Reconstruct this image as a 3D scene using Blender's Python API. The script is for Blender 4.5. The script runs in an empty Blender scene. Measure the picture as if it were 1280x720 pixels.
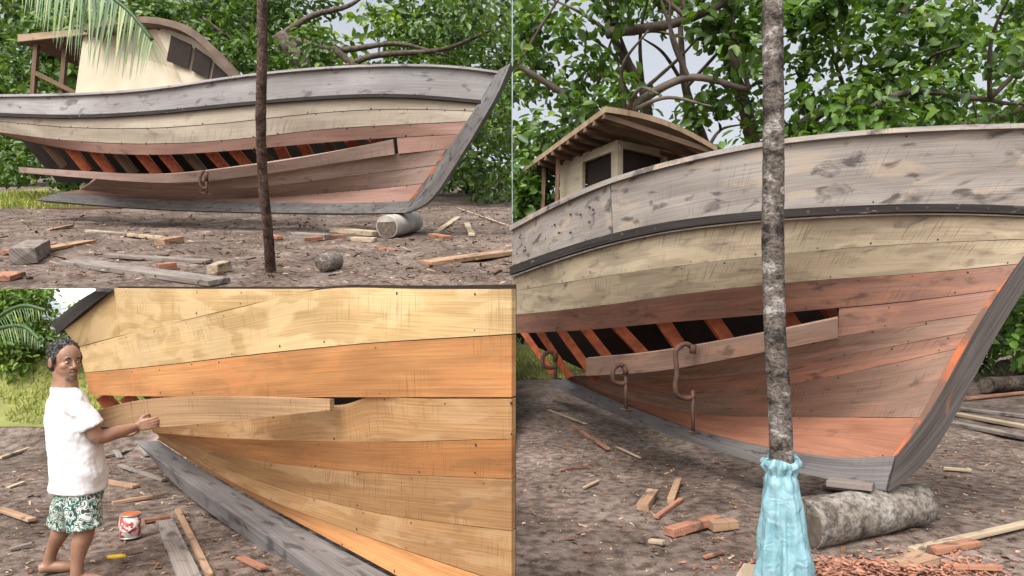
import bpy, math, random
import numpy as np
from mathutils import Vector, Matrix, noise
random.seed(7); rng=np.random.default_rng(11)
F=853.33; CH=1.8; HOR=400.0
TH=math.atan(200/F); ST,CT=math.sin(TH),math.cos(TH); HA=2.4
UPA=Vector((0,-ST,CT)); UPZ=Vector((0,0,1)); CAM=Vector((0,0,CH))
scene=bpy.context.scene
def S(px,py,d): return Vector(((px-640)/F*d,d,CH+(HOR-py)/F*d))
def G(px,py,lift=0.0):
    d=(CH-lift)*F/(py-HOR); return S(px,py,d)
def GA(px,py,lift=0.0):
    z=(HOR-py)/F; zp=-ST+CT*z; t=(HA-lift)/-zp; return S(px,py,t)
# ---------------------------------------------------------------- materials
def newmat(name):
    m=bpy.data.materials.new(name); m.use_nodes=True
    nt=m.node_tree; b=nt.nodes['Principled BSDF']; return m,nt,b
def N(nt,t,**k):
    n=nt.nodes.new(t)
    for a,v in k.items():
        if a in n.inputs: n.inputs[a].default_value=v
        else: setattr(n,a,v)
    return n
def ramp(nt,src,stops):
    r=nt.nodes.new('ShaderNodeValToRGB'); e=r.color_ramp.elements
    while len(e)<len(stops): e.new(0.5)
    for i,(p,c) in enumerate(stops):
        e[i].position=p; e[i].color=(*c,1) if len(c)==3 else c
    nt.links.new(src,r.inputs[0]); return r
def mix(nt,fac,a,b,mode='MIX'):
    m=nt.nodes.new('ShaderNodeMix'); m.data_type='RGBA'; m.blend_type=mode
    L=nt.links
    for v,i in ((fac,0),(a,6),(b,7)):
        if isinstance(v,(int,float)): m.inputs[i].default_value=v
        elif isinstance(v,tuple): m.inputs[i].default_value=(*v,1)
        else: L.new(v,m.inputs[i])
    return m.outputs[2]
def wood(name,c1,c2,stain=(0.05,0.045,0.045),st=0.55,saw=0.5,rough=0.8,grain=1.0,seed=0.0,patch=None,pt=0.5,sc=1.0,ps=0.5,sa=0.75):
    m,nt,b=newmat(name); L=nt.links
    uv=N(nt,'ShaderNodeUVMap')
    def mp(sx,sy):
        q=N(nt,'ShaderNodeMapping'); q.inputs['Scale'].default_value=(sx*sc,sy*sc,1); q.inputs['Location'].default_value=(seed*3.1,seed*1.7,seed)
        L.new(uv.outputs[0],q.inputs[0]); return q.outputs[0]
    def ns(v,scale,det=4,dist=0.0):
        n=N(nt,'ShaderNodeTexNoise',Scale=scale,Detail=det,Distortion=dist); L.new(v,n.inputs['Vector']); return n.outputs[0]
    g=ns(mp(0.55,36*grain),2.6,4,0.12)
    col=ramp(nt,g,[(0.32,c1),(0.68,c2)]).outputs[0]
    broad=ns(mp(0.8,3.5),1.3,2,0.5)
    col=mix(nt,ramp(nt,broad,[(0.3,(0,0,0)),(0.75,(1,1,1))]).outputs[0],col,mix(nt,1.0,col,(0.64,0.61,0.60),'MULTIPLY'))
    if patch:
        p=ramp(nt,ns(mp(1.2,3.6),1.5,4,0.6),[(pt-0.03,(0,0,0)),(pt+0.05,(1,1,1))]).outputs[0]
        col=mix(nt,p,col,mix(nt,ps,col,patch))
    sn=ns(mp(48,1.6),2.0,2,0.1); sm=ramp(nt,sn,[(0.58,(0,0,0)),(0.66,(1,1,1))]).outputs[0]
    mask=ramp(nt,ns(mp(1.1,2.0),1.7,2),[(0.42,(0,0,0)),(0.6,(1,1,1))]).outputs[0]
    mm=mix(nt,1.0,sm,mask,'MULTIPLY')
    mm=mix(nt,1.0,mm,(saw,saw,saw),'MULTIPLY')
    col=mix(nt,mm,col,tuple(0.30*x for x in c1))
    s1=ramp(nt,ns(mp(2.2,4.5),1.8,5,0.5),[(st,(0,0,0)),(st+0.10,(1,1,1))]).outputs[0]
    s1=mix(nt,1.0,s1,(sa,sa,sa),'MULTIPLY')
    col=mix(nt,s1,col,stain)
    L.new(col,b.inputs['Base Color']); b.inputs['Roughness'].default_value=rough
    b.inputs['Specular IOR Level'].default_value=0.2
    bp=N(nt,'ShaderNodeBump',Strength=0.3,Distance=0.006); L.new(g,bp.inputs['Height'])
    L.new(bp.outputs[0],b.inputs['Normal']); return m
def simple(name,c1,c2=None,scale=6,rough=0.7,bump=0.2,metal=0,det=5,lo=0.35,hi=0.65,coat=0):
    m,nt,b=newmat(name); L=nt.links; c2=c2 or tuple(x*0.75 for x in c1)
    tc=N(nt,'ShaderNodeTexCoord'); n=N(nt,'ShaderNodeTexNoise',Scale=scale,Detail=det); L.new(tc.outputs['Object'],n.inputs['Vector'])
    L.new(ramp(nt,n.outputs[0],[(lo,c1),(hi,c2)]).outputs[0],b.inputs['Base Color'])
    b.inputs['Roughness'].default_value=rough; b.inputs['Metallic'].default_value=metal
    b.inputs['Specular IOR Level'].default_value=0.3
    bp=N(nt,'ShaderNodeBump',Strength=bump,Distance=0.02); L.new(n.outputs[0],bp.inputs['Height']); L.new(bp.outputs[0],b.inputs['Normal'])
    return m
def leafmat(name,dark,light,trans=0.3,rough=0.45):
    m,nt,b=newmat(name); L=nt.links
    a=N(nt,'ShaderNodeAttribute'); a.attribute_name='tint'
    c=ramp(nt,a.outputs['Fac'],[(0,dark),(0.7,light),(1,(min(1,light[0]*2.0),light[1]*1.5,light[2]*1.5))]).outputs[0]
    L.new(c,b.inputs['Base Color']); b.inputs['Roughness'].default_value=rough
    t=N(nt,'ShaderNodeBsdfTranslucent'); L.new(mix(nt,1.0,c,(1.3,1.4,0.5),'MULTIPLY'),t.inputs[0])
    ms=N(nt,'ShaderNodeMixShader'); ms.inputs[0].default_value=trans
    L.new(b.outputs[0],ms.inputs[1]); L.new(t.outputs[0],ms.inputs[2]); L.new(ms.outputs[0],nt.nodes['Material Output'].inputs[0]); return m
# ---------------------------------------------------------------- mesh helpers
def mkobj(name,verts,faces,mat=None,parent=None,uvs=None,smooth=False,mats=None,midx=None):
    me=bpy.data.meshes.new(name); me.from_pydata([tuple(v) for v in verts],[],faces); 
    if uvs is not None:
        ul=me.uv_layers.new(name='UVMap'); k=0
        for p in me.polygons:
            for li in p.loop_indices:
                ul.data[li].uv=uvs[me.loops[li].vertex_index]
    if mat: me.materials.append(mat)
    if mats:
        for q in mats: me.materials.append(q)
        for p,i in zip(me.polygons,midx): p.material_index=i
    if smooth:
        for p in me.polygons: p.use_smooth=True
    me.update(); o=bpy.data.objects.new(name,me); scene.collection.objects.link(o)
    if parent: o.parent=parent
    return o
def empty(name,loc=None):
    o=bpy.data.objects.new(name,None); scene.collection.objects.link(o); o.empty_display_size=0.2; return o
def cr(pts,n):
    P=[Vector(p) for p in pts]
    if len(P)==2: return [P[0].lerp(P[1],i/(n-1)) for i in range(n)]
    P=[P[0]*2-P[1]]+P+[P[-1]*2-P[-2]]
    seg=[(P[i+1]-P[i]).length for i in range(1,len(P)-2)]; tot=sum(seg); cum=[0]
    for s in seg: cum.append(cum[-1]+s)
    out=[]
    for i in range(n):
        t=tot*i/(n-1); k=0
        while k<len(seg)-1 and t>cum[k+1]: k+=1
        u=(t-cum[k])/max(seg[k],1e-9); u=min(max(u,0),1)
        p0,p1,p2,p3=P[k],P[k+1],P[k+2],P[k+3]
        l0=max((p1-p0).length,1e-6); l1=max(seg[k],1e-6); l2=max((p3-p2).length,1e-6)
        m1=((p1-p0)/l0*l1+(p2-p1)/l1*l0)/(l0+l1)*l1; m2=((p2-p1)/l1*l2+(p3-p2)/l2*l1)/(l1+l2)*l1
        u2,u3=u*u,u*u*u
        out.append(p1*(2*u3-3*u2+1)+m1*(u3-2*u2+u)+p2*(-2*u3+3*u2)+m2*(u3-u2))
    return out
def fair(P,it=10):
    P=list(P)
    for _ in range(it):
        P=[P[0]]+[P[i]*.5+(P[i-1]+P[i+1])*.25 for i in range(1,len(P)-1)]+[P[-1]]
    return P
def crs(pts,n): return fair(cr([S(*p) for p in pts],n),12 if len(pts)>2 else 0)
def strip(name,top,bot,mat,parent,n=64,rows=3,thick=0.035,shrink=0.003,off=0.0,nails=None,nail_r=0.008,every=0.6,bulge=0.0,back=False):
    T=crs(top,n); B=crs(bot,n)
    grid=[];uv=[]
    ou=random.uniform(0,40); ov=random.uniform(0,40); acc=0
    for i in range(n):
        w=(B[i]-T[i]).length; s=min(0.45,shrink/max(w,1e-4))
        if i: acc+=((T[i]+B[i])/2-(T[i-1]+B[i-1])/2).length
        row=[]
        for r in range(rows):
            f=s+(1-2*s)*r/(rows-1); row.append(T[i].lerp(B[i],f)); uv.append((acc+ou,f*w+ov))
        grid.append(row)
    nor=[]
    for i in range(n):
        a=grid[min(i+1,n-1)][rows//2]-grid[max(i-1,0)][rows//2]; b=grid[i][-1]-grid[i][0]
        if b.length<1e-3: b=grid[max(i-3,0)][-1]-grid[max(i-3,0)][0]
        c=a.cross(b); 
        if c.length<1e-9: c=nor[-1].copy() if nor else Vector((0,-1,0))
        c.normalize()
        if c.dot(grid[i][0]-CAM)>0: c=-c
        nor.append(c)
    V=[];Fc=[];U=[]
    for i in range(n):
        for r in range(rows): V.append(grid[i][r]+nor[i]*off); U.append(uv[i*rows+r])
    for i in range(n-1):
        for r in range(rows-1): Fc.append((i*rows+r,i*rows+r+1,(i+1)*rows+r+1,(i+1)*rows+r))
    nfront=len(Fc)
    def edge(rw,flip):
        k=len(V)
        for i in range(n):
            V.append(grid[i][rw]+nor[i]*off); V.append(grid[i][rw]+nor[i]*(off-thick)); u,v=uv[i*rows+rw]; U.append((u,v)); U.append((u,v+thick))
        for i in range(n-1):
            q=(k+2*i,k+2*i+1,k+2*i+3,k+2*i+2); Fc.append(q if flip else q[::-1])
    edge(0,True); edge(rows-1,False)
    for e in (0,n-1):
        k=len(V)
        for r in (0,rows-1):
            V.append(grid[e][r]+nor[e]*off); V.append(grid[e][r]+nor[e]*(off-thick)); U.append(uv[e*rows+r]); U.append((uv[e*rows+r][0]+thick,uv[e*rows+r][1]))
        Fc.append((k,k+1,k+3,k+2))
    k=len(V)
    for i in range(n):
        for r in (0,rows-1): V.append(grid[i][r]+nor[i]*(off-thick)); U.append(uv[i*rows+r])
    for i in range(n-1): Fc.append((k+2*i,k+2*i+2,k+2*i+3,k+2*i+1))
    o=mkobj(name,V,Fc,mat,parent,U)
    for p in o.data.polygons: p.use_smooth = p.index<nfront
    if back:
        Vb=[];Fb=[]
        for i in range(n):
            w=(B[i]-T[i]).normalized() if (B[i]-T[i]).length>1e-3 else Vector((0,0,0)); e=back
            Vb.append(T[i]-w*e-nor[i]*(thick+.004)); Vb.append(B[i]+w*e-nor[i]*(thick+.004))
        for i in range(n-1): Fb.append((2*i,2*i+1,2*i+3,2*i+2))
        mkobj(name+'_seam_backing',Vb,Fb,M_dark,parent)
    if nails is not None:
        d=0; nxt=random.uniform(0.1,every)
        for i in range(1,n):
            d+=(T[i]-T[i-1]).length
            w=(B[i]-T[i]).length
            if d>nxt and w>0.07:
                nxt+=every*random.uniform(0.8,1.2)
                ed=min(0.03,0.2*w)/w
                for f in (ed,1-ed):
                    if random.random()<0.75:
                        c=T[i].lerp(B[i],f+random.uniform(-.03,.03))+nor[i]*(off+0.002)
                        nails.append((c,nor[i],(T[i]-T[i-1]).normalized(),nail_r*random.uniform(.6,1.2)))
    return o
def mknails(name,nl,mat,parent):
    V=[];Fc=[]
    for c,nv,t,r in nl:
        b=nv.cross(t).normalized(); k=len(V)
        for a in range(7):
            an=a/7*2*math.pi; V.append(c+t*math.cos(an)*r+b*math.sin(an)*r*random.uniform(.8,1.3))
        Fc.append(tuple(range(k,k+7)))
    return mkobj(name,V,Fc,mat,parent)
def tube(pts,rad,seg=10,name=None,mat=None,parent=None,sm=True,n=None,ecc=1.0,jit=0.0,capr=True):
    if n:
        q=cr(pts,n); rr=[float(np.interp(i/(n-1),np.linspace(0,1,len(rad)),rad)) for i in range(n)]; pts,rad=q,rr
    else: pts=[Vector(p) for p in pts]
    V=[];Fc=[];uv=[]
    m=len(pts); up=None; acc=0
    for i in range(m):
        t=(pts[min(i+1,m-1)]-pts[max(i-1,0)]).normalized()
        if up is None:
            up=t.cross(Vector((0.13,0.97,0.2))).normalized()
        up=(up-t*up.dot(t)).normalized(); s=t.cross(up)
        if i: acc+=(pts[i]-pts[i-1]).length
        for k in range(seg):
            a=2*math.pi*k/seg; r=rad[i]*(1+jit*random.uniform(-1,1))
            V.append(pts[i]+up*math.cos(a)*r+s*math.sin(a)*r*ecc); uv.append((acc,a*rad[i]))
    for i in range(m-1):
        for k in range(seg):
            k2=(k+1)%seg; Fc.append((i*seg+k,i*seg+k2,(i+1)*seg+k2,(i+1)*seg+k))
    Fc.append(tuple(reversed(range(seg)))); Fc.append(tuple((m-1)*seg+k for k in range(seg)))
    if name is None: return V,Fc
    o=mkobj(name,V,Fc,mat,parent,uv,smooth=False)
    if sm:
        for p in o.data.polygons: p.use_smooth=len(p.vertices)==4
    return o
def box(name,p0,p1,w,h,mat,parent=None,up=UPZ,jit=0.0,rest=True,bev=0.004):
    """a board from p0 to p1, width w, thickness h, lying on its lower face"""
    p0=Vector(p0);p1=Vector(p1); t=(p1-p0).normalized(); s=t.cross(up).normalized(); u=s.cross(t).normalized()
    V=[];uv=[]; b=0 if rest else -h/2; r0=random.uniform(0,30)
    for a,P in enumerate((p0,p1)):
        for sx,sz in ((-1,0),(1,0),(1,1),(-1,1)):
            V.append(P+s*sx*w/2+u*(b+sz*h)+Vector([random.uniform(-jit,jit) for _ in range(3)])); uv.append((a*(p1-p0).length+r0,sx*w/2+sz*h))
    Fc=[(0,1,2,3),(7,6,5,4),(0,4,5,1),(1,5,6,2),(2,6,7,3),(3,7,4,0)]
    o=mkobj(name,V,Fc,mat,parent,uv)
    if bev:
        md=o.modifiers.new('b','BEVEL'); md.width=min(bev,h*.3); md.segments=2
    return o
def prism(name,pts,thick,mat,parent=None):
    P=[S(*p) for p in pts]; n=(P[1]-P[0]).cross(P[2]-P[0]).normalized()
    if n.dot(P[0]-CAM)<0: n=-n
    k=len(P); V=P+[p+n*thick for p in P]
    uv=[((p-P[0]).dot((P[1]-P[0]).normalized()),(p-P[0]).z) for p in V]
    Fc=[tuple(range(k)),tuple(reversed(range(k,2*k)))]+[(i,k+i,k+(i+1)%k,(i+1)%k) for i in range(k)]
    return mkobj(name,V,Fc,mat,parent,uv)
def clipB(v): return v[:,:,0]>0.012
def clipA(v): return v[:,:,0]<-0.02
def clipC(v): return (v[:,:,2]<CH+(40-1)/F*v[:,:,1])&(v[:,:,0]<-.02)
def leaves(name,centers,radii,per,size,mat,parent=None,clip=None,aspect=0.5,flat=0.55,tintf=None,jitter=0.5):
    C=np.repeat(np.array(centers,float),per,axis=0); R=np.repeat(np.array(radii,float),per)
    n=len(C); d=rng.normal(size=(n,3)); d/=np.linalg.norm(d,axis=1)[:,None]
    rr=R*rng.uniform(0.25,1,n)**0.6; pos=C+d*rr[:,None]*np.array([1,1,flat+0.2])
    nrm=d*0.6+rng.normal(size=(n,3))*jitter+np.array([0,-0.15,0.6]); nrm/=np.linalg.norm(nrm,axis=1)[:,None]
    ax=np.cross(nrm,rng.normal(size=(n,3))); ax+=np.array([0,0,-0.15]); ax/=np.linalg.norm(ax,axis=1)[:,None]
    sd=np.cross(nrm,ax); sd/=np.linalg.norm(sd,axis=1)[:,None]
    s=size*rng.uniform(0.6,1.25,n); L=s[:,None]; W=(s*aspect/2)[:,None]
    lift=nrm*W*0.35
    v=np.stack([pos,pos+ax*L*0.4+sd*W+lift,pos+ax*L*0.78+sd*W*0.85+lift,pos+ax*L-nrm*L*0.08,pos+ax*L*0.78-sd*W*0.85+lift,pos+ax*L*0.4-sd*W+lift],axis=1)
    if clip is not None:
        ok=clip(v[:,[0,3]]).any(axis=1); v=v[ok]; n=len(v); dd=d[ok]
        if clip is clipB: v[:,:,0]=np.maximum(v[:,:,0],.012)
        elif clip is clipA: v[:,:,0]=np.minimum(v[:,:,0],-.02)
        else: v[:,:,2]=np.minimum(v[:,:,2],CH+39/F*v[:,:,1])
    else: dd=d
    tint=np.clip(rng.normal(0.45,0.24,n)+0.15*dd[:,2],0,1)
    V=v.reshape(-1,3); idx=np.arange(n)[:,None]*6
    Fq=np.concatenate([idx+np.array([0,1,2,3]),idx+np.array([0,3,4,5])],axis=1).reshape(-1)
    me=bpy.data.meshes.new(name); me.vertices.add(len(V)); me.vertices.foreach_set('co',V.ravel())
    me.loops.add(len(Fq)); me.loops.foreach_set('vertex_index',Fq.astype(np.int32)); nf=len(Fq)//4
    me.polygons.add(nf); me.polygons.foreach_set('loop_start',np.arange(0,nf*4,4,dtype=np.int32)); me.polygons.foreach_set('loop_total',np.full(nf,4,np.int32))
    me.update(calc_edges=True); me.materials.append(mat)
    at=me.attributes.new('tint','FLOAT','POINT'); at.data.foreach_set('value',np.repeat(tint,6).astype(np.float32))
    o=bpy.data.objects.new(name,me); scene.collection.objects.link(o)
    if parent: o.parent=parent
    return o
# ---------------------------------------------------------------- material library
M_grey=wood('weathered_bulwark',(0.27,0.24,0.215),(0.41,0.375,0.34),stain=(0.05,0.04,0.038),st=0.57,saw=0.4,patch=(0.46,0.37,0.28),pt=0.56,ps=.5)
M_pale=wood('pale_plank',(0.36,0.295,0.20),(0.49,0.415,0.30),stain=(0.15,0.115,0.09),st=0.60,saw=0.75,patch=(0.60,0.49,0.34),pt=0.5,ps=.4)
M_pink=wood('pink_plank',(0.25,0.135,0.10),(0.35,0.20,0.15),stain=(0.10,0.065,0.05),st=0.60,saw=0.45,patch=(0.44,0.2,0.125),pt=0.56,seed=2,ps=.4)
M_pink2=wood('tan_plank',(0.235,0.15,0.113),(0.35,0.235,0.178),stain=(0.10,0.07,0.055),st=0.60,saw=0.6,patch=(0.40,0.21,0.145),pt=0.58,seed=5,ps=.4)
M_red=wood('primed_plank',(0.29,0.125,0.078),(0.37,0.18,0.115),stain=(0.15,0.075,0.05),st=0.62,saw=0.3,seed=8)
M_keel=wood('keel_timber',(0.12,0.114,0.112),(0.225,0.215,0.21),stain=(0.045,0.04,0.038),st=0.56,saw=0.3,seed=4,rough=0.6)
M_stem=wood('stem_timber',(0.055,0.048,0.046),(0.12,0.107,0.10),stain=(0.22,0.09,0.045),st=0.66,saw=0.2,seed=6,rough=0.6)
M_rail=wood('rub_rail',(0.018,0.016,0.016),(0.05,0.043,0.04),stain=(0.25,0.22,0.2),st=0.66,saw=0.2,seed=3)
M_or=simple('orange_primer',(0.55,0.13,0.04),(0.36,0.085,0.035),scale=9,rough=0.7)
M_edge=simple('worn_primer_edge',(0.46,0.13,0.05),(0.16,0.09,0.065),scale=4,rough=.8,lo=.42,hi=.56)
M_ora=simple('orange_rib',(0.46,0.12,0.045),(0.26,0.07,0.035),scale=9,rough=0.7)
M_dark=simple('interior_shade',(0.018,0.013,0.011),(0.03,0.02,0.016),scale=3,rough=0.9)  # near-black colour stands in for the shade inside hull and cabins
M_nail=simple('nail_head',(0.05,0.035,0.03),rough=0.7)
M_cream=wood('cream_paint',(0.46,0.40,0.29),(0.56,0.50,0.38),stain=(0.28,0.23,0.17),st=0.6,saw=0.1,seed=9,rough=0.6)
M_roof=wood('roof_timber',(0.30,0.22,0.14),(0.42,0.32,0.22),stain=(0.1,0.07,0.05),st=0.6,saw=0.2,seed=10)
M_brown=wood('brown_timber',(0.10,0.06,0.04),(0.2,0.13,0.085),st=0.6,saw=0.2,seed=12)
C_pale=wood('ochre_plank',(0.44,0.295,0.13),(0.57,0.41,0.205),stain=(0.32,0.19,0.09),st=0.66,saw=0.5,patch=(0.62,0.46,0.26),pt=0.5,seed=20,ps=.45,sa=.5)
C_or=wood('orange_plank',(0.40,0.185,0.068),(0.51,0.26,0.108),stain=(0.26,0.115,0.05),st=0.66,saw=0.35,patch=(0.54,0.22,0.08),pt=0.55,seed=21,ps=.35,sa=.5)
C_tan=wood('amber_plank',(0.375,0.205,0.088),(0.50,0.30,0.14),stain=(0.24,0.14,0.075),st=0.60,saw=0.55,patch=(0.56,0.38,0.21),pt=0.55,seed=22,ps=.4,sa=.55)
C_held=wood('fresh_board',(0.33,0.205,0.11),(0.48,0.32,0.18),stain=(0.19,0.12,0.075),st=0.64,saw=0.5,seed=25)
M_steel=simple('rusty_steel',(0.10,0.045,0.028),(0.045,0.03,0.025),scale=14,rough=0.75)
M_scrap=[wood('scrap_tan',(0.34,0.21,0.13),(0.46,0.31,0.2),seed=31),wood('scrap_grey',(0.2,0.17,0.15),(0.32,0.28,0.25),seed=32),wood('scrap_red',(0.33,0.15,0.09),(0.45,0.23,0.15),seed=33),wood('scrap_pale',(0.44,0.35,0.24),(0.55,0.45,0.32),seed=34)]
M_bark=simple('branch_bark',(0.06,0.045,0.035),(0.13,0.105,0.085),scale=5,rough=0.9,bump=0.6)
M_leafB=leafmat('cashew_leaf',(0.020,0.05,0.010),(0.105,0.20,0.03),0.35)
M_leafA=leafmat('tree_leaf',(0.020,0.050,0.012),(0.10,0.18,0.035),0.3)
M_leafC=leafmat('shrub_leaf',(0.04,0.08,0.01),(0.16,0.26,0.035),0.35)
M_grass=leafmat('grass_blade',(0.12,0.15,0.03),(0.28,0.31,0.07),0.3,0.7)
M_palm=leafmat('palm_leaflet',(0.07,0.13,0.05),(0.22,0.33,0.16),0.3,0.5)
# ---------------------------------------------------------------- ground
def groundmat():
    m,nt,b=newmat('packed_sand'); L=nt.links
    g=N(nt,'ShaderNodeNewGeometry')
    def ns(s,d=6,di=0): 
        n=N(nt,'ShaderNodeTexNoise',Scale=s,Detail=d,Distortion=di); L.new(g.outputs['Position'],n.inputs['Vector']); return n.outputs[0]
    c=ramp(nt,ns(0.9,6,0.4),[(0.33,(0.10,0.078,0.066)),(0.52,(0.17,0.134,0.115)),(0.7,(0.26,0.212,0.186))]).outputs[0]
    f=ramp(nt,ns(9,5),[(0.36,(0.45,0.42,0.4)),(0.6,(1.1,1.08,1.06))]).outputs[0]
    c=mix(nt,1.0,c,f,'MULTIPLY')
    sp=ramp(nt,ns(40,3),[(0.61,(0,0,0)),(0.67,(1,1,1))]).outputs[0]
    c=mix(nt,mix(nt,1.0,sp,(0.5,0.5,0.5),'MULTIPLY'),c,(0.30,0.20,0.14))
    L.new(c,b.inputs['Base Color']); b.inputs['Roughness'].default_value=0.95; b.inputs['Specular IOR Level'].default_value=0.1
    h=mix(nt,0.4,ns(5,3),ns(28,4)); bp=N(nt,'ShaderNodeBump',Strength=0.9,Distance=0.06); L.new(h,bp.inputs['Height']); L.new(bp.outputs[0],b.inputs['Normal']); return m
M_ground=groundmat()
M_turf=simple('turf',(0.14,0.15,0.045),(0.24,0.25,0.08),scale=2.5,rough=0.95,bump=0.6)
def zA(y): return CH+(ST*y-HA)/CT
def hgt(x,y):
    if x>0 or y<9.2: b=0.0
    elif y<11: b=(y-9.2)/1.8*0.62
    elif y<13.1: b=0.62+(y-11)/2.1*(zA(13.1)-0.62)
    else: b=zA(y)
    k=0.035 if y<14 else 0.09
    sc=1.3 if y<14 else 0.7
    return b+k*noise.noise(Vector((x*sc,y*sc,0)))+0.4*k*noise.noise(Vector((x*4,y*4,3)))
def sheet(name,xs,ys,mat,f=hgt,dz=0):
    V=[(x,y,f(x,y)+dz) for y in ys for x in xs]; nx=len(xs)
    Fc=[(j*nx+i,j*nx+i+1,(j+1)*nx+i+1,(j+1)*nx+i) for j in range(len(ys)-1) for i in range(nx-1)]
    return mkobj(name,V,Fc,mat,smooth=True)
L_=lambda a,b,n:[float(v) for v in np.linspace(a,b,n)]
sheet('ground',[0.001]+L_(0.1,9,110)+[12,18,30,60,150,400],[-40,-10,0]+L_(3,16,150)+L_(17,40,30)+[60,100,200,500],M_ground)
sheet('ground_terrace',[-150,-80]+L_(-50,-9,60)+L_(-8.8,-0.1,100)+[-0.001],[-40,-10,0]+L_(3,13.05,110)+[13.1]+L_(13.3,60,150)+[75,100],M_ground)
def bladef(name,pts,h,w,mat,clip=None,up=(0,0,1)):
    P=np.array(pts); n=len(P); a=rng.uniform(0,6.28,n); up=np.array(up)
    s=np.stack([np.cos(a),np.sin(a),0*a],1)*w; hh=h*rng.uniform(.5,1.2,n)[:,None]
    tip=P+up*hh+rng.normal(size=(n,3))*h*0.35*np.array([1,1,0.2])
    v=np.stack([P-s,P+s,tip],1)
    V=v.reshape(-1,3); me=bpy.data.meshes.new(name)
    me.from_pydata(V.tolist(),[],[(3*i,3*i+1,3*i+2) for i in range(n)]); me.materials.append(mat)
    at=me.attributes.new('tint','FLOAT','POINT'); at.data.foreach_set('value',np.repeat(np.clip(rng.normal(.5,.25,n),0,1),3).astype(np.float32))
    o=bpy.data.objects.new(name,me); scene.collection.objects.link(o); return o
pts=[]
for _ in range(9000):
    y=random.uniform(9.7,12.6); x=random.uniform(-10.5,-5.2)
    if noise.noise(Vector((x,y,5)))+ (y-9.7)*0.6>0.15: pts.append((x,y,hgt(x,y)))
bladef('grass',pts,0.10,0.012,M_grass)
sheet('lawn',L_(-12,-5.0,30),L_(9.9,12.9,20),M_turf,dz=0.012)
sheet('lawn',L_(0.01,5,20),L_(21,60,20)+[120],M_turf,dz=0.012)
pts=[(random.uniform(0.05,4),y,hgt(1,y)) for y in rng.uniform(20.5,45,4000)]
bladef('grass',pts,0.22,0.02,M_grass)
sheet('lawn',L_(-40,-20,30),L_(36,58,30),M_turf,dz=0.03)
pts=[(x,y,zA(y)) for x,y in zip(rng.uniform(-38,-17,7000),rng.uniform(34,50,7000))]
bladef('grass',pts,0.35,0.04,M_grass)
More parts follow.
